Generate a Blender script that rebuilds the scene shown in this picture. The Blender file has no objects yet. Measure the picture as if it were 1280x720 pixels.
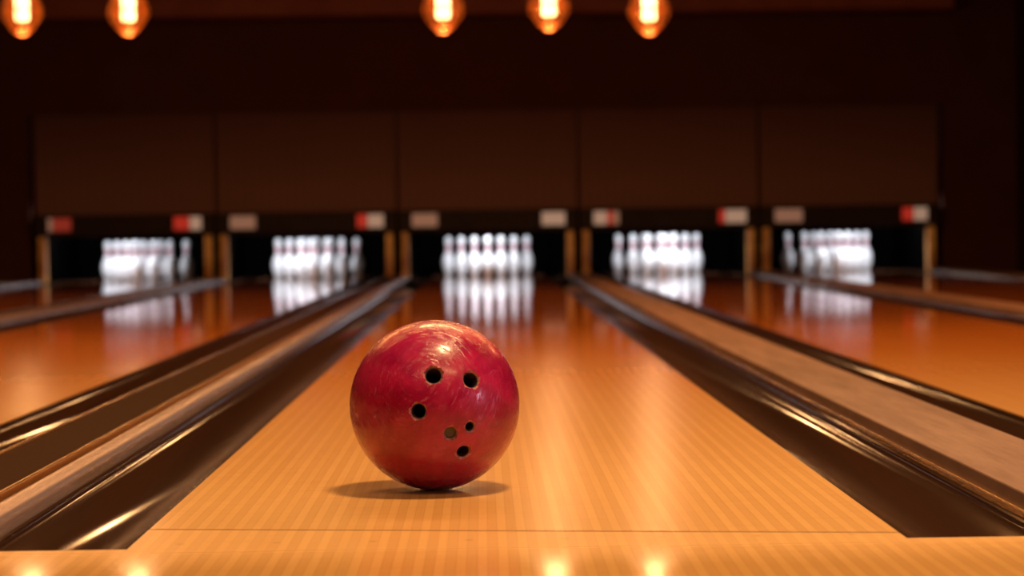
import bpy, bmesh, math, random
from mathutils import Vector, Matrix
random.seed(4)
scene = bpy.context.scene
C = scene.collection
scene.view_settings.view_transform = 'Standard'
PI = math.pi

# ------------------------------------------------------------------ materials
def mat(name, col, rough=0.5, metal=0.0, coat=0.0, emi=None, es=0.0, spec=0.5):
    m = bpy.data.materials.new(name); m.use_nodes = True
    b = m.node_tree.nodes['Principled BSDF']
    b.inputs['Base Color'].default_value = (*col, 1)
    b.inputs['Roughness'].default_value = rough
    b.inputs['Metallic'].default_value = metal
    b.inputs['Coat Weight'].default_value = coat
    b.inputs['Coat Roughness'].default_value = 0.14
    b.inputs['Specular IOR Level'].default_value = spec
    if emi:
        b.inputs['Emission Color'].default_value = (*emi, 1)
        b.inputs['Emission Strength'].default_value = es
    return m

class N:
    def __init__(s, m): s.nt = m.node_tree; s.n = s.nt.nodes; s.b = s.n['Principled BSDF']
    def add(s, t, **k):
        n = s.n.new(t)
        for a, v in k.items(): setattr(n, a, v)
        return n
    def link(s, a, b): s.nt.links.new(a, b)
    def math(s, op, a, b=None, c=None):
        n = s.n.new('ShaderNodeMath'); n.operation = op
        for i, v in enumerate((a, b, c)):
            if v is None: continue
            if isinstance(v, (int, float)): n.inputs[i].default_value = v
            else: s.link(v, n.inputs[i])
        return n.outputs[0]
    def mix(s, f, a, b, blend='MIX'):
        n = s.n.new('ShaderNodeMix'); n.data_type = 'RGBA'; n.blend_type = blend
        for i, v in ((0, f), (6, a), (7, b)):
            if isinstance(v, (int, float)): n.inputs[i].default_value = v
            elif isinstance(v, tuple): n.inputs[i].default_value = (*v, 1)
            else: s.link(v, n.inputs[i])
        return n.outputs[2]
    def xyz(s):
        tc = s.add('ShaderNodeTexCoord'); sp = s.add('ShaderNodeSeparateXYZ')
        s.link(tc.outputs['Object'], sp.inputs[0]); return tc, sp
    def noise(s, vec, scale, detail=3, mapscale=None, rough=0.5):
        if mapscale:
            mp = s.add('ShaderNodeMapping'); mp.inputs['Scale'].default_value = mapscale
            s.link(vec, mp.inputs[0]); vec = mp.outputs[0]
        n = s.add('ShaderNodeTexNoise'); n.inputs['Scale'].default_value = scale
        n.inputs['Detail'].default_value = detail; n.inputs['Roughness'].default_value = rough
        s.link(vec, n.inputs['Vector']); return n.outputs['Fac']
    def ramp(s, f, a, b, c=0, d=1):
        n = s.add('ShaderNodeMapRange'); n.inputs[1].default_value = a; n.inputs[2].default_value = b
        n.inputs[3].default_value = c; n.inputs[4].default_value = d
        s.link(f, n.inputs[0]); return n.outputs[0]

def wood_lane(name, splice=True):
    m = mat(name, (1, 1, 1), .1, spec=0.4); g = N(m)
    tc, sp = g.xyz()
    x, y = sp.outputs[0], sp.outputs[1]
    u = g.math('DIVIDE', g.math('ADD', x, 10.6), 1.06 / 78)
    bi = g.math('FLOOR', u); fr = g.math('FRACT', u)
    wn = g.add('ShaderNodeTexWhiteNoise', noise_dimensions='1D'); g.link(bi, wn.inputs['W'])
    r = wn.outputs['Value']
    par = g.math('GREATER_THAN', g.math('FRACT', g.math('MULTIPLY', g.math('ADD', bi, .1), 0.5)), .5)
    grain = g.noise(tc.outputs['Object'], 30, 4, (6, 0.25, 1), 0.6)
    cloud = g.noise(tc.outputs['Object'], 2.2, 3, (1, 0.6, 1))
    light = g.mix(r, (0.77, 0.425, 0.145), (0.73, 0.39, 0.125))
    light = g.mix(g.math('MULTIPLY', g.ramp(cloud, .35, .7), .5), light, (0.82, 0.465, 0.16))
    light = g.mix(g.math('MULTIPLY', par, 0.26), light, (0.50, 0.235, 0.07))
    if splice:
        deep = g.mix(r, (0.64, 0.210, 0.034), (0.61, 0.19, 0.030))
        deep = g.mix(g.math('MULTIPLY', par, 0.10), deep, (0.42, 0.14, 0.025))
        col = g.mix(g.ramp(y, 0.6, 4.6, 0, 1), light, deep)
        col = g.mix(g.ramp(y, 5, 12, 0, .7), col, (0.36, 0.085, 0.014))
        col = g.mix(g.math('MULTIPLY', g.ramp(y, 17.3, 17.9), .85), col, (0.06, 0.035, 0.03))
    else:
        col = light
    col = g.mix(g.math('MULTIPLY', g.ramp(grain, .5, .8), .15), col, (0.42, 0.2, 0.07))
    # faint cross ripples in the finish
    wv = g.noise(tc.outputs['Object'], 14, 3, (.5, 3.2, 1), .5)
    col = g.mix(g.math('MULTIPLY', g.ramp(wv, .5, .75), .15), col, (0.48, 0.21, 0.06))
    edge = g.math('GREATER_THAN', g.math('ABSOLUTE', g.math('SUBTRACT', fr, 0.5)), 0.43)
    col = g.mix(g.math('MULTIPLY', edge, 0.15), col, (0.26, 0.11, 0.035))
    if not splice:   # small dowel marks in a row just before the seam
        dx = g.math('SUBTRACT', g.math('FRACT', g.math('DIVIDE', g.math('ADD', x, 10.07), .1325)), .5)
        dx = g.math('MULTIPLY', dx, .1325); dy = g.math('ADD', y, .075)
        dd = g.math('SQRT', g.math('ADD', g.math('MULTIPLY', dx, dx), g.math('MULTIPLY', dy, dy)))
        col = g.mix(g.math('MULTIPLY', g.math('LESS_THAN', dd, .0065), .35), col, (.2, .08, .02))
    g.link(col, g.b.inputs['Base Color'])
    # satin where feet and balls wear the finish, glossy further down
    if splice: rb = g.math('MINIMUM', g.ramp(y, 0, 2.5, .32, .24), g.ramp(y, 2.5, 7.0, .24, .055))
    else: rb = g.ramp(y, -.36, -.14, .11, .28)
    rn = g.noise(tc.outputs['Object'], 5, 2)
    g.link(g.math('ADD', rb, g.math('MULTIPLY', rn, 0.02)), g.b.inputs['Roughness'])
    return m

M = {}
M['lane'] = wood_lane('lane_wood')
M['approach'] = wood_lane('approach_wood', False)

def grainy(name, a, b, rough, mapscale, scale=8, metal=0.0, spec=.5, rv=.15):
    m = mat(name, a, rough, metal, spec=spec); g = N(m)
    tc = g.add('ShaderNodeTexCoord')
    f = g.noise(tc.outputs['Object'], scale, 5, mapscale, .65)
    g.link(g.mix(g.ramp(f, .35, .68), a, b), g.b.inputs['Base Color'])
    g.link(g.math('ADD', rough, g.math('MULTIPLY', f, rv)), g.b.inputs['Roughness'])
    return m
M['gutter'] = mat('gutter_brown', (0.036, 0.016, 0.009), 0.09, spec=.10)
M['board'] = grainy('divider_board_wood', (0.28, 0.160, 0.128), (0.17, 0.092, 0.072), 0.5, (3, .3, 1), 7, spec=.2)
M['board_dark'] = mat('divider_board_dark_wood', (0.038, 0.015, 0.008), 0.7, spec=.02)
M['rail'] = mat('rail_pale', (0.66, 0.50, 0.47), 0.27, .7)
M['rail_dark'] = mat('rail_dark', (0.045, 0.018, 0.010), 0.5, 0, spec=.05)
M['edge'] = mat('edge_metal', (0.78, 0.46, 0.18), 0.20, .9)
M['base'] = mat('subfloor_dark', (0.02, 0.009, 0.006), .7, spec=.1)
M['seam'] = mat('seam_brown', (0.20, 0.09, 0.035), .6, spec=.2)
M['wall'] = grainy('dark_wall', (0.075, 0.024, 0.017), (0.060, 0.019, 0.013), .8, (1, 1, 1), 3, spec=.1)
M['ceil'] = mat('dark_ceiling', (0.03, 0.01, 0.007), .8, spec=.1)
M['soffit'] = grainy('soffit_brown', (0.24, 0.080, 0.05), (0.19, 0.06, 0.04), .8, (1, 1, 1), 3, spec=.1)
M['black'] = mat('pit_black', (0.0015, 0.0012, 0.0012), .9, spec=0)
M['header'] = grainy('header_dark', (0.030, 0.014, 0.011), (0.02, 0.01, 0.008), .5, (1, 1, 1), 6, spec=.2)
M['pframe'] = grainy('panel_frame_brown', (0.082, 0.029, 0.021), (0.07, 0.025, 0.018), .7, (1, 1, 1), 6, spec=.1)
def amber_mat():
    m = mat('amber_post_painted_glow', (.9, .45, .1), .35); g = N(m)
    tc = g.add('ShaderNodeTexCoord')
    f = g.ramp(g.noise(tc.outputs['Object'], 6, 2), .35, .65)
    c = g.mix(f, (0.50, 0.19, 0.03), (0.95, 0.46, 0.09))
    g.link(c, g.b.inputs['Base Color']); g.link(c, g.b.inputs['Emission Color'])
    g.link(g.math('MULTIPLY', f, .07), g.b.inputs['Emission Strength']); return m  # weak emission paints a lit glow on the posts, which are no lamps
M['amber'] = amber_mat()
M['white'] = mat('sign_white', (0.6, 0.5, 0.42), .5, emi=(1, .66, .48), es=.24)
M['dim'] = mat('sign_beige', (0.5, 0.35, 0.26), .5, emi=(1, .52, .36), es=.14)
M['red'] = mat('sign_red', (0.6, 0.04, 0.03), .5, emi=(1, .06, .035), es=.26)
M['dimred'] = mat('sign_dim_red', (0.45, 0.06, 0.04), .5, emi=(1, .10, .06), es=.14)
M['pin'] = mat('pin_white', (0.86, 0.87, 0.92), .22)
M['pinred'] = mat('pin_red_stripe', (0.6, 0.13, 0.18), .25)
M['brass'] = mat('brass', (0.55, 0.30, 0.10), .3, 1)
M['cord'] = mat('cord_black', (0.01, 0.008, 0.008), .6)

def panel_mat():
    m = mat('mask_panel_striped', (.1, .05, .03), .7, spec=.15); g = N(m)
    tc, sp = g.xyz()
    s = g.math('SINE', g.math('MULTIPLY', sp.outputs[0], 2 * PI / 0.078))
    n = g.noise(tc.outputs['Object'], 3, 3)
    c = g.mix(g.ramp(s, -.6, .9), (0.140, 0.064, 0.048), (0.255, 0.130, 0.102))
    c = g.mix(g.math('MULTIPLY', n, .3), c, (0.14, 0.062, 0.048))
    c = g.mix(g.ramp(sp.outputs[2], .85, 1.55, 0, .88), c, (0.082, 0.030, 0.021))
    g.link(c, g.b.inputs['Base Color']); return m
M['panel'] = panel_mat()

def ball_mat():
    m = mat('ball_crimson', (.4, .01, .03), .24, coat=.35, spec=.36); g = N(m)
    tc = g.add('ShaderNodeTexCoord')
    mp = g.add('ShaderNodeMapping'); mp.inputs['Rotation'].default_value = (.5, .9, .3); g.link(tc.outputs['Object'], mp.inputs[0])
    v = mp.outputs[0]
    w = g.add('ShaderNodeTexWave'); w.bands_direction = 'DIAGONAL'
    w.inputs['Scale'].default_value = 3.4; w.inputs['Distortion'].default_value = 13
    w.inputs['Detail'].default_value = 6; w.inputs['Detail Scale'].default_value = 1.6; w.inputs['Detail Roughness'].default_value = .62
    g.link(v, w.inputs[0])
    n = g.noise(v, 9, 6, (1, 1, 2.2), .64)
    n2 = g.noise(v, 30, 5, (1, 1, 2), .65)
    n3 = g.noise(v, 6, 4, (2.4, 1, 1), .6)
    sc = g.noise(v, 55, 5, (1, 7, 1), .75)
    sm_ = g.noise(v, 16, 5, (1, 1, 4), .7)
    c = g.mix(w.outputs['Fac'], (0.28, 0.004, 0.046), (0.40, 0.010, 0.070))
    c = g.mix(g.math('MULTIPLY', g.ramp(n, .48, .66), .5), c, (0.48, 0.036, 0.12))
    c = g.mix(g.math('MULTIPLY', g.ramp(n3, .54, .68), .45), c, (0.20, 0.006, 0.085))
    c = g.mix(g.math('MULTIPLY', g.ramp(n2, .53, .70), .35), c, (0.15, 0.003, 0.030))
    c = g.mix(g.math('MULTIPLY', g.ramp(sc, .56, .68), .34), c, (0.62, 0.17, 0.28))
    c = g.mix(g.math('MULTIPLY', g.ramp(sm_, .60, .74), .28), c, (0.60, 0.18, 0.30))
    g.link(c, g.b.inputs['Base Color'])
    g.link(g.math('ADD', .11, g.math('MULTIPLY', n2, .30)), g.b.inputs['Roughness'])
    bp = g.add('ShaderNodeBump'); bp.inputs['Strength'].default_value = 0.24; bp.inputs['Distance'].default_value = .002
    g.link(g.math('ADD', g.ramp(sc, .52, .75), g.math('MULTIPLY', n2, .6)), bp.inputs['Height']); g.link(bp.outputs[0], g.b.inputs['Normal'])
    g.link(bp.outputs[0], g.b.inputs['Coat Normal'])
    return m
M['ball'] = ball_mat()
M['rim'] = grainy('worn_hole_rim', (0.52, 0.16, 0.16), (0.13, 0.02, 0.03), .5, (1, 1, 1), 70)
M['hole'] = mat('hole_dark', (0.045, 0.022, 0.020), .6)
M['plug'] = mat('hole_plug_green_grey', (0.060, 0.045, 0.036), .5)
M['core'] = mat('filament_glow', (1, .8, .5), .5, emi=(1, .84, .50), es=6.0)

def bulb_glass():
    m = bpy.data.materials.new('amber_bulb_glass'); m.use_nodes = True
    nt = m.node_tree; nt.nodes.clear()
    o = nt.nodes.new('ShaderNodeOutputMaterial'); a = nt.nodes.new('ShaderNodeAddShader')
    mx = nt.nodes.new('ShaderNodeMixShader'); mx.inputs[0].default_value = .08
    t = nt.nodes.new('ShaderNodeBsdfTransparent'); t.inputs[0].default_value = (1, .80, .52, 1)
    gl = nt.nodes.new('ShaderNodeBsdfGlossy'); gl.inputs['Roughness'].default_value = .05
    gl.inputs['Color'].default_value = (1, .5, .15, 1)
    e = nt.nodes.new('ShaderNodeEmission'); e.inputs[0].default_value = (1, .15, .005, 1); e.inputs[1].default_value = .14
    L = nt.links
    L.new(t.outputs[0], mx.inputs[1]); L.new(gl.outputs[0], mx.inputs[2])
    L.new(mx.outputs[0], a.inputs[0]); L.new(e.outputs[0], a.inputs[1]); L.new(a.outputs[0], o.inputs[0])
    return m
M['glass'] = bulb_glass()
M['cage'] = mat('cage_copper', (0.50, 0.15, 0.03), .4, .6)

# ------------------------------------------------------------------ mesh helpers
def link(name, me, mats, parent=None, smooth=False, angle=35):
    if not isinstance(mats, (list, tuple)): mats = [mats]
    for m in mats: me.materials.append(m)
    if smooth:
        for p in me.polygons: p.use_smooth = True
        me.set_sharp_from_angle(angle=math.radians(angle))
    o = bpy.data.objects.new(name, me); C.objects.link(o)
    if parent: o.parent = parent
    return o
class MB:
    def __init__(s): s.v = []; s.f = []; s.mi = []
    def box(s, x0, x1, y0, y1, z0, z1, mi=0, b=0.0, sk=None):
        bm = bmesh.new(); bmesh.ops.create_cube(bm, size=1)
        for v in bm.verts:
            v.co = Vector(((x0 + x1) / 2 + v.co.x * (x1 - x0), (y0 + y1) / 2 + v.co.y * (y1 - y0), (z0 + z1) / 2 + v.co.z * (z1 - z0)))
        if sk: 
            for v in bm.verts: v.co.y += sk(v.co)
        if b: bmesh.ops.bevel(bm, geom=list(bm.edges), offset=b, segments=2, affect='EDGES', profile=.5)
        s.frombm(bm, mi); return s
    def frombm(s, bm, mi=0):
        n = len(s.v); bm.verts.index_update()
        s.v += [tuple(v.co) for v in bm.verts]
        for f in bm.faces: s.f.append([n + v.index for v in f.verts]); s.mi.append(mi)
        bm.free()
    def prism(s, prof, y0, y1, mi=0):      # prof: (x,z) points
        n = len(s.v); k = len(prof)
        s.v += [(x, y0, z) for x, z in prof] + [(x, y1, z) for x, z in prof]
        for i in range(k):
            j = (i + 1) % k; s.f.append([n + i, n + j, n + k + j, n + k + i]); s.mi.append(mi)
        s.f.append([n + i for i in range(k)][::-1]); s.mi.append(mi)
        s.f.append([n + k + i for i in range(k)]); s.mi.append(mi); return s
    def lathe(s, prof, seg=24, mi=0, mif=None, c=(0, 0, 0)):   # prof: (r,z)
        n = len(s.v); k = len(prof)
        for r, z in prof:
            for a in range(seg):
                t = 2 * PI * a / seg; s.v.append((c[0] + r * math.cos(t), c[1] + r * math.sin(t), c[2] + z))
        for i in range(k - 1):
            for a in range(seg):
                b = (a + 1) % seg
                s.f.append([n + i * seg + a, n + i * seg + b, n + (i + 1) * seg + b, n + (i + 1) * seg + a])
                s.mi.append(mif(i) if mif else mi)
        s.f.append([n + a for a in range(seg)][::-1]); s.mi.append(mi)
        s.f.append([n + (k - 1) * seg + a for a in range(seg)]); s.mi.append(mi); return s
    def bar(s, p, q, r, seg=8, mi=0):
        p, q = Vector(p), Vector(q); d = q - p
        bm = bmesh.new(); bmesh.ops.create_cone(bm, cap_ends=True, segments=seg, radius1=r, radius2=r, depth=d.length)
        Mx = Matrix.Translation((p + q) / 2) @ d.to_track_quat('Z', 'Y').to_matrix().to_4x4()
        bmesh.ops.transform(bm, matrix=Mx, verts=bm.verts); s.frombm(bm, mi); return s
    def build(s, name, mats, parent=None, smooth=False, angle=35):
        me = bpy.data.meshes.new(name); me.from_pydata(s.v, [], s.f)
        me.polygons.foreach_set('material_index', s.mi)
        bm = bmesh.new(); bm.from_mesh(me); bmesh.ops.recalc_face_normals(bm, faces=bm.faces); bm.to_mesh(me); bm.free()
        return link(name, me, mats, parent, smooth, angle)
def empty(name, loc):
    o = bpy.data.objects.new(name, None); C.objects.link(o); o.location = loc; o.empty_display_size = .1; return o
def tag(o, label, cat, group=None):
    o['label'] = label; o['category'] = cat
    if group: o['group'] = group
    return o
def struct(o): o['kind'] = 'structure'; return o
def copy_tree(o, parent=None):
    c = o.copy(); C.objects.link(c)
    if parent: c.parent = parent
    for ch in list(o.children): copy_tree(ch, c)
    return c

# ------------------------------------------------------------------ dimensions
P = 1.68                       # lane pitch
LX = [-2 * P, -P, 0, P, 2 * P]
LN = ['far-left lane', 'second lane from left', 'centre lane', 'second lane from right', 'far-right lane']
YM = 17.65                     # face of the masking units
ZB = -0.12

# ------------------------------------------------------------------ setting
struct(MB().box(-5.2, 5.4, -5.2, 20.4, ZB - .1, ZB).build('floor_base', M['base']))
SE = lambda x: .015 - .075 * (x / .53)          # the seam runs slightly askew
a = MB().box(-5.2, 5.4, -5.0, -0.12, ZB, 0)
for x in LX: a.box(x - .53, x + .53, -0.12, -0.009, ZB, 0, sk=lambda c, x=x: SE(c.x - x) if c.y > -.05 else 0)
struct(a.build('floor', M['approach']))
sm = MB()
for x in LX: sm.box(x - .53, x + .53, -.0089, -.0001, ZB, -.0004, sk=lambda c, x=x: SE(c.x - x))
struct(sm.build('trim_2', M['seam']))
struct(MB().box(-4.95, -4.75, -5, 20.4, ZB, 3.4).build('wall_left', M['wall']))
struct(MB().box(4.95, 5.15, -5, 20.4, ZB, 3.4).build('wall_right', M['ceil']))
struct(MB().box(-4.75, 4.95, YM + .06, YM + .2, 1.56, 3.4).box(-4.75, -4.245, YM + .06, YM + .2, ZB, 1.56).box(4.245, 4.95, YM + .06, YM + .2, ZB, 1.56).build('wall_back', M['wall']))
struct(MB().box(-4.95, 5.15, -5, 20.4, 3.4, 3.5).build('ceiling', M['ceil']))
struct(MB().box(-4.75, 4.3, YM - .30, YM + .06, 2.42, 3.4, b=.01).build('trim_1', M['soffit']))

# ------------------------------------------------------------------ lanes
lane0 = None
for x, n in zip(LX, LN):
    if lane0 is None:
        lane0 = MB().box(-.53, .53, 0.0, 19.45, ZB, 0, sk=lambda c: SE(c.x) if c.y < 1 else 0).build('bowling_lane', M['lane']); o = lane0
    else: o = lane0.copy(); C.objects.link(o)
    o.location = (x, 0, 0)
    tag(o, {2: 'glossy wooden bowling lane carrying the red ball, centre of the five'}.get(LX.index(x), f'glossy orange wooden bowling lane, the {n}'), 'bowling lane', 'bowling lanes')

# gutters  (local x centre .6325 from the lane centre, half width .1025)
def gutter_mesh():
    g = MB(); pr = [(-.1015, ZB), (.1015, ZB), (.1015, -.002)]
    for i in range(49):
        t = PI * i / 48; c_, s_ = math.cos(t), math.sin(t)
        pr.append((.0975 * c_, -.004 - .036 * s_))
    pr.append((-.1015, -.002))
    return g.prism(pr, -.12, 19.4)
g0 = None
for x, n in zip(LX, LN):
    for s, sn in ((-1, 'left'), (1, 'right')):
        if g0 is None: g0 = gutter_mesh().build('gutter', M['gutter'], smooth=True, angle=50); o = g0
        else: o = g0.copy(); C.objects.link(o)
        o.location = (x + s * .6325, 0, 0)
        tag(o, f'dark brown glossy gutter along the {sn} edge of the {n}', 'gutter', 'gutters beside the lanes')

# dividers (centre .84 from the lane centre, so the gutter ends at -.105 / +.105 here)
Y0, Y1 = -.12, YM - .12
def bead(s, x0, x1, z0, z1, seg=14):      # half-round bar between |x0|,|x1| on side s
    cx, rx = (x0 + x1) / 2, abs(x1 - x0) / 2
    pr = [(s * (cx + rx), ZB), (s * (cx + rx), z0)]
    for i in range(1, seg):
        t = PI * i / seg; pr.append((s * (cx + rx * math.cos(t)), z0 + (z1 - z0) * math.sin(t)))
    pr += [(s * (cx - rx), z0), (s * (cx - rx), ZB)]
    return MB().prism(pr, Y0, Y1)
for k in range(6):
    x = -2.5 * P + k * P
    t = empty('lane_divider', (x, 0, ZB))
    def dn(o): o.location.z = -ZB; return o
    if k >= 3:
        b = MB().box(-.0975, .0975, Y0, Y1, ZB, .034, b=.003)
        dn(b.build('divider_board', M['board'], t))
        for s in (-1, 1):
            dn(bead(s, .0980, .1040, .004, .010, 10).build('edge_strip', M['edge'], t, True, 50))
    else:
        b = MB().box(-.088, .040, Y0, Y1, ZB, .026, b=.003)
        dn(b.build('divider_board', M['board_dark'], t))
        dn(bead(1, .064, .1035, .010, .034, 24).build('rounded_rail', M['rail'], t, True, 60))
        dn(MB().box(.0465, .0635, Y0, Y1, ZB, .006).build('groove', M['base'], t))
        dn(bead(-1, .0960, .1035, .010, .020).build('rail', M['rail_dark'], t, True, 50))
        dn(bead(1, .0403, .0460, .026, .032, 8).build('edge_strip', M['edge'], t, True, 50))
        dn(bead(-1, .0885, .0945, .028, .034, 8).build('edge_strip', M['edge'], t, True, 50))
    lab = ['raised divider on the outer left side of the far-left lane',
           'dark divider with rounded rail right of the far-left lane',
           'dark divider with pale rounded rail just left of the centre lane',
           'wide worn wooden divider just right of the centre lane',
           'raised worn wooden divider left of the far-right lane',
           'raised divider on the outer right side of the far-right lane'][k]
    tag(t, lab, 'lane divider', 'dividers between the lanes')

# kickback partitions and pit curtains
for k in range(6):
    x = -2.5 * P + k * P
    o = MB().box(-.05, .05, YM + .13, 19.75, ZB, 1.0, b=.004).box(-.07, .07, YM + .10, YM + .13, ZB, .62, b=.003).build('kickback_partition', M['black'])
    o.location.x = x
    lab = ['black pit partition left of the far-left rack of pins', 'black pit partition right of the far-left rack of pins',
           'black pit partition just left of the centre rack of pins', 'black pit partition just right of the centre rack of pins',
           'black pit partition left of the far-right rack of pins', 'black pit partition right of the far-right rack of pins'][k]
    tag(o, lab, 'partition', 'pit partitions')
for x, n in zip(LX, LN):
    cb = MB(); pr = []
    for i in range(41):
        xx = -.78 + 1.56 * i / 40; pr.append((xx, 19.6 + .02 * math.sin(i * 1.57)))
    cb.v = [(a_, b_, ZB) for a_, b_ in pr] + [(a_, b_, .99) for a_, b_ in pr]
    for i in range(40): cb.f.append([i, i + 1, 41 + i + 1, 41 + i]); cb.mi.append(0)
    o = cb.build('pit_curtain', M['black'], smooth=True); o.location.x = x
    tag(o, f'black pit curtain behind the pins of the {n}', 'curtain', 'pit curtains')
struct(MB().box(-4.3, 4.3, YM + .13, 19.9, 1.0, 1.05).build('pit_light_lid', M['black']))  # unseen lid over the pits, added to stop light leaking

# masking units
plates = [
    ([(.05, 'dim'), (.17, 'dimred')], [(.15, 'red'), (.11, 'white')]),
    ([(.24, 'dim')], [(.10, 'red'), (.15, 'white')]),
    ([(.24, 'dim')], [(.22, 'white')]),
    ([(.13, 'white'), (.05, 'red'), (.06, 'dim')], [(.06, 'red'), (.20, 'white')]),
    ([(.26, 'dim')], [(.11, 'red'), (.13, 'white')])]
for i, (x, n) in enumerate(zip(LX, LN)):
    t = empty('masking_unit', (x, YM, ZB)); dz = -ZB
    def pt(o): o.location.z = dz; return o
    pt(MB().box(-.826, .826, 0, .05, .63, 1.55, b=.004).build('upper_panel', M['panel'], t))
    f = MB().box(-.835, -.827, -.01, .06, .63, 1.56).box(.827, .835, -.01, .06, .63, 1.56).box(-.835, .835, -.01, .06, 1.551, 1.57)
    pt(f.build('panel_frame', M['pframe'], t))
    h = MB().box(-.835, .835, -.08, .10, .43, .625, b=.012).box(-.70, .70, -.095, -.078, .445, .475, b=.004)
    pt(h.build('header_beam', M['header'], t))
    for s in (-1, 1):
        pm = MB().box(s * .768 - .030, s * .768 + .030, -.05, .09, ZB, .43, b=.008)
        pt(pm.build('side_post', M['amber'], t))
        bl = plates[i][0 if s < 0 else 1]
        w = sum(b_[0] for b_ in bl); x0 = (-.70 if s < 0 else .70 - w + .02)
        pl = MB(); names = ['header', 'white', 'red', 'dim', 'dimred']
        pl.box(x0 - .012, x0 + w + .012, -.098, -.081, .468, .612, 0, .003)
        for wd, mn in bl:
            pl.box(x0 + .003, x0 + wd - .003, -.103, -.096, .48, .60, names.index(mn)); x0 += wd
        o = pt(pl.build('number_plate', [M[q] for q in names], t))
    tag(t, f'dark masking unit with striped panel above pins of the {n}', 'masking unit', 'masking units above the pins')

# ------------------------------------------------------------------ pins
inch = .0254
prof = [(0, 2.03), (.12, 2.3), (.75, 2.828), (1.5, 3.40), (2.25, 3.906), (3.375, 4.51), (4.5, 4.766), (5.2, 4.74), (5.875, 4.563), (6.6, 4.18), (7.25, 3.703),
        (7.95, 3.03), (8.625, 2.472), (9.0, 2.17), (9.375, 1.965), (9.7, 1.85), (10, 1.797), (10.4, 1.81), (10.875, 1.87), (11.3, 1.96), (11.75, 2.094), (12.2, 2.26), (12.625, 2.406),
        (13.1, 2.52), (13.5, 2.547), (13.95, 2.45), (14.35, 2.15), (14.7, 1.6), (14.92, .9), (15, .2)]
pin0 = MB().lathe([(d / 2 * inch, h_ * inch) for h_, d in prof], 28, mif=lambda i: 1 if i in (14, 15, 18, 19) else 0).build('bowling_pin', [M['pin'], M['pinred']], smooth=True, angle=60)
rown = [['head pin at the front'], ['second row, left', 'second row, right'],
        ['third row, left', 'third row, middle', 'third row, right'],
        ['back row, left end', 'back row, second from left', 'back row, second from right', 'back row, right end']]
first = True
for x, n in zip(LX, LN):
    for r in range(4):
        for i in range(r + 1):
            o = pin0 if first else pin0.copy()
            if not first: C.objects.link(o)
            first = False
            o.location = (x + (i - r / 2) * .258, 18.27 + r * .24, 0)
            tag(o, f'white bowling pin, {rown[r][i]}, {n}', 'bowling pin', f'bowling pins standing on the {n}')

# ------------------------------------------------------------------ ball
R = .140
bc = Vector((-.125, .537, R)); cam_loc = Vector((-.041, -3.15, .424))
bm = bmesh.new(); bmesh.ops.create_uvsphere(bm, u_segments=128, v_segments=80, radius=R)
me = bpy.data.meshes.new('bowling_ball'); bm.to_mesh(me); bm.free()
ball = link('bowling_ball', me, M['ball'])
holes = [(-1, 36, 10.3, .05, 0), (45, 30, 10.0, .05, 0), (-20, -7.5, 9.2, .05, 0), (19, -35, 7.6, .006, 1), (43, -27.5, 6.0, .03, 0), (34.5, -58.5, 8.4, .03, 0)]
cut = MB(); liners = []
for hx, hz, hr, dep, kind in holes:
    nx, nz = hx / 106.5, hz / 106.5; ny = -math.sqrt(1 - nx * nx - nz * nz); d = Vector((nx, ny, nz))
    r = hr / 106.5 * R
    q = d.to_track_quat('Z', 'Y').to_matrix().to_4x4()
    top = math.sqrt(R * R - r * r)
    c = MB().lathe([(r, R - dep - .006), (r, top - .0030), (r + .0030, top), (r + .009, R + .006)], 40)
    # worn, slightly uneven mouth
    for vi in range(80, 160):
        a_ = vi % 40; k_ = 1 + .10 * math.sin(a_ * .785 + hx) + .06 * math.sin(a_ * 1.9 + hz)
        v = c.v[vi]; c.v[vi] = (v[0] * k_, v[1] * k_, v[2])
    n0 = len(cut.v)
    cut.v += [tuple(q @ Vector(v)) for v in c.v]; cut.f += [[n0 + a_ for a_ in f_] for f_ in c.f]; cut.mi += c.mi
    l = MB().lathe([(r * .2, R - dep - .004), (r - .0002, R - dep - .004), (r - .0002, top - .0034), (r - .0012, top - .0034), (r - .0012, R - dep), (r * .2, R - dep)], 40)
    l.v = [tuple(q @ Vector(v)) for v in l.v]; liners.append((l, kind))
cu = cut.build('cutter', M['hole'])
md = ball.modifiers.new('b', 'BOOLEAN'); md.operation = 'DIFFERENCE'; md.object = cu; md.solver = 'EXACT'
dg = bpy.context.evaluated_depsgraph_get()
nm = bpy.data.meshes.new_from_object(ball.evaluated_get(dg)); ball.modifiers.clear(); ball.data = nm
bpy.data.objects.remove(cu)
nm.materials.clear(); nm.materials.append(M['ball']); nm.materials.append(M['rim'])
for p in nm.polygons:
    p.use_smooth = True
    p.material_index = 1 if (p.normal.dot(p.center.normalized()) < .93) else 0
nm.set_sharp_from_angle(angle=math.radians(25))
for l, kind in liners:
    o = l.build('finger_hole', M['plug'] if kind else M['hole'], ball, True, 40)
    if kind: o['label'] = 'shallow plugged grey-brown finger hole'
ball.location = bc
ball.rotation_mode = 'QUATERNION'
ball.rotation_quaternion = Vector((0, -1, 0)).rotation_difference((cam_loc - bc).normalized())
tag(ball, 'glossy crimson bowling ball with six finger holes resting on the centre lane', 'bowling ball')

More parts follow.
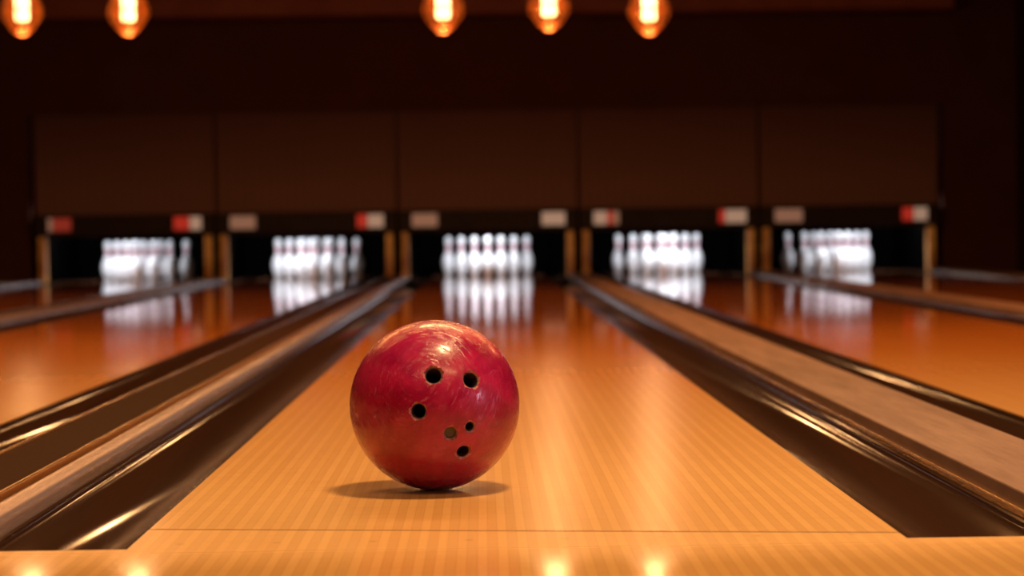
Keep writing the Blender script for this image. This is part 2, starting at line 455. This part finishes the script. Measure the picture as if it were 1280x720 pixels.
# ------------------------------------------------------------------ pendant lamps
def pendant():
    t = empty('pendant_lamp', (0, 0, 0))
    g = [(.008, -.160), (.03, -.155), (.068, -.13), (.098, -.09), (.116, -.045), (.118, 0), (.108, .045), (.086, .09), (.056, .125), (.036, .145), (.030, .165)]
    b = MB().lathe(g, 36).build('bulb', M['glass'], t, True, 60)
    MB().lathe([(.01, -.082), (.040, -.080), (.047, -.070), (.047, .10), (.041, .125), (.01, .135)], 20).build('filament', M['core'], b, True, 60)
    MB().lathe([(.031, .16), (.034, .165), (.034, .22), (.028, .235), (.012, .25)], 24).build('socket', M['brass'], t, True)
    c = MB(); lev = [(.03, .22), (.098, .10), (.145, -.01), (.135, -.060), (.080, -.138), (.03, -.178)]
    for i in range(8):
        a0, a1 = 2 * PI * i / 8, 2 * PI * (i + 1) / 8
        pts = [(r * math.cos(a0), r * math.sin(a0), z) for r, z in lev]
        for p, q in zip(pts, pts[1:]): c.bar(p, q, .006)
        for r, z in (lev[1], lev[2], lev[4], lev[5]): c.bar((r * math.cos(a0), r * math.sin(a0), z), (r * math.cos(a1), r * math.sin(a1), z), .006)
    c.build('wire_cage', M['cage'], t)
    MB().bar((0, 0, .245), (0, 0, .845), .006).build('cord', M['cord'], t)
    return t
p0 = pendant()
PX = [(-3.30, 2.05), (-2.545, 2.04), (-.307, 2.03), (.448, 2.04), (1.163, 2.0)]
PL = ['glowing caged pendant bulb at the far left of the row', 'glowing caged pendant bulb, second from the left',
      'glowing caged pendant bulb above the red ball, middle of the five', 'glowing caged pendant bulb, second from the right', 'glowing caged pendant bulb at the right end of the row']
YP = 12.85
for i, (x, z) in enumerate(PX):
    t = p0 if i == 0 else copy_tree(p0)
    t.location = (x, YP, z); tag(t, PL[i], 'pendant lamp', 'pendant bulbs hanging over the lanes')
    cd = [c for c in t.children if c.name.startswith('cord')][0]
    cd.scale.z = (3.4 - z - .245) / .6; cd.location.z = .245 - .245 * cd.scale.z

# ------------------------------------------------------------------ lights
def area(name, loc, tgt, power, col, sx, sy=None):
    l = bpy.data.lights.new(name, 'AREA'); l.energy = power; l.color = col
    l.shape = 'RECTANGLE'; l.size = sx; l.size_y = sy or sx
    o = bpy.data.objects.new(name, l); C.objects.link(o); o.location = loc
    o.rotation_euler = (Vector(tgt) - Vector(loc)).to_track_quat('-Z', 'Y').to_euler(); return o
W = (1, .60, .27)
area('key_downlight', (.40, .3, 2.9), (.25, .9, 0), 98, W, .38)
area('lane_downlight', (.2, 4.2, 3.2), (.25, 2.8, 0), 92, (1, .57, .21), 2.0, .3)
area('lane_downlight', (-2.4, 6.5, 3.2), (-2.4, 6.5, 0), 115, (1, .40, .11), 2.5, .4)
area('lane_downlight', (2.6, 6.5, 3.2), (2.6, 6.5, 0), 115, (1, .40, .11), 2.5, .4)
area('lane_downlight', (0, 11, 3.2), (0, 11, 0), 85, (1, .42, .13), 7, .4)
area('approach_downlight', (.4, -2.0, 3.2), (.2, -.2, 0), 52, W, 3, .4)
area('side_light', (3.3, -1.1, .9), (-.1, .5, .15), 14, (.93, .76, 1), .25, .5)  # unseen low lamp added for the cool highlight on the ball's right side
for x, z in PX:
    l = bpy.data.lights.new('bulb_light', 'POINT'); l.energy = 10; l.color = (1, .5, .2); l.shadow_soft_size = .06
    l.specular_factor = 0
    o = bpy.data.objects.new('bulb_light', l); C.objects.link(o); o.location = (x, YP, z - .24)
for x, dx, pw in zip(LX, (-.44, -.40, -.03, .10, .42), (27, 28, 27, 29, 27)):
    area('pit_light', (x + dx, YM + .24, .90), (x + dx * .9, 18.5, .1), pw, (.92, .95, 1), .3, .12)
w = bpy.data.worlds.new('w'); scene.world = w; w.use_nodes = True
w.node_tree.nodes['Background'].inputs[0].default_value = (1, .45, .25, 1)
w.node_tree.nodes['Background'].inputs[1].default_value = .012

# ------------------------------------------------------------------ camera
cam = bpy.data.cameras.new('camera'); co = bpy.data.objects.new('camera', cam); C.objects.link(co)
cam.sensor_width = 36; cam.lens = 2797 * 36 / 1280
r_ = math.radians
co.matrix_world = Matrix.Translation(cam_loc) @ Matrix.Rotation(r_(-.717), 4, 'Z') @ Matrix.Rotation(r_(90 - 1.444), 4, 'X') @ Matrix.Rotation(r_(-.75), 4, 'Z')
cam.dof.use_dof = True; cam.dof.focus_distance = 3.56; cam.dof.aperture_fstop = 4.2
cam.clip_end = 100
scene.camera = co
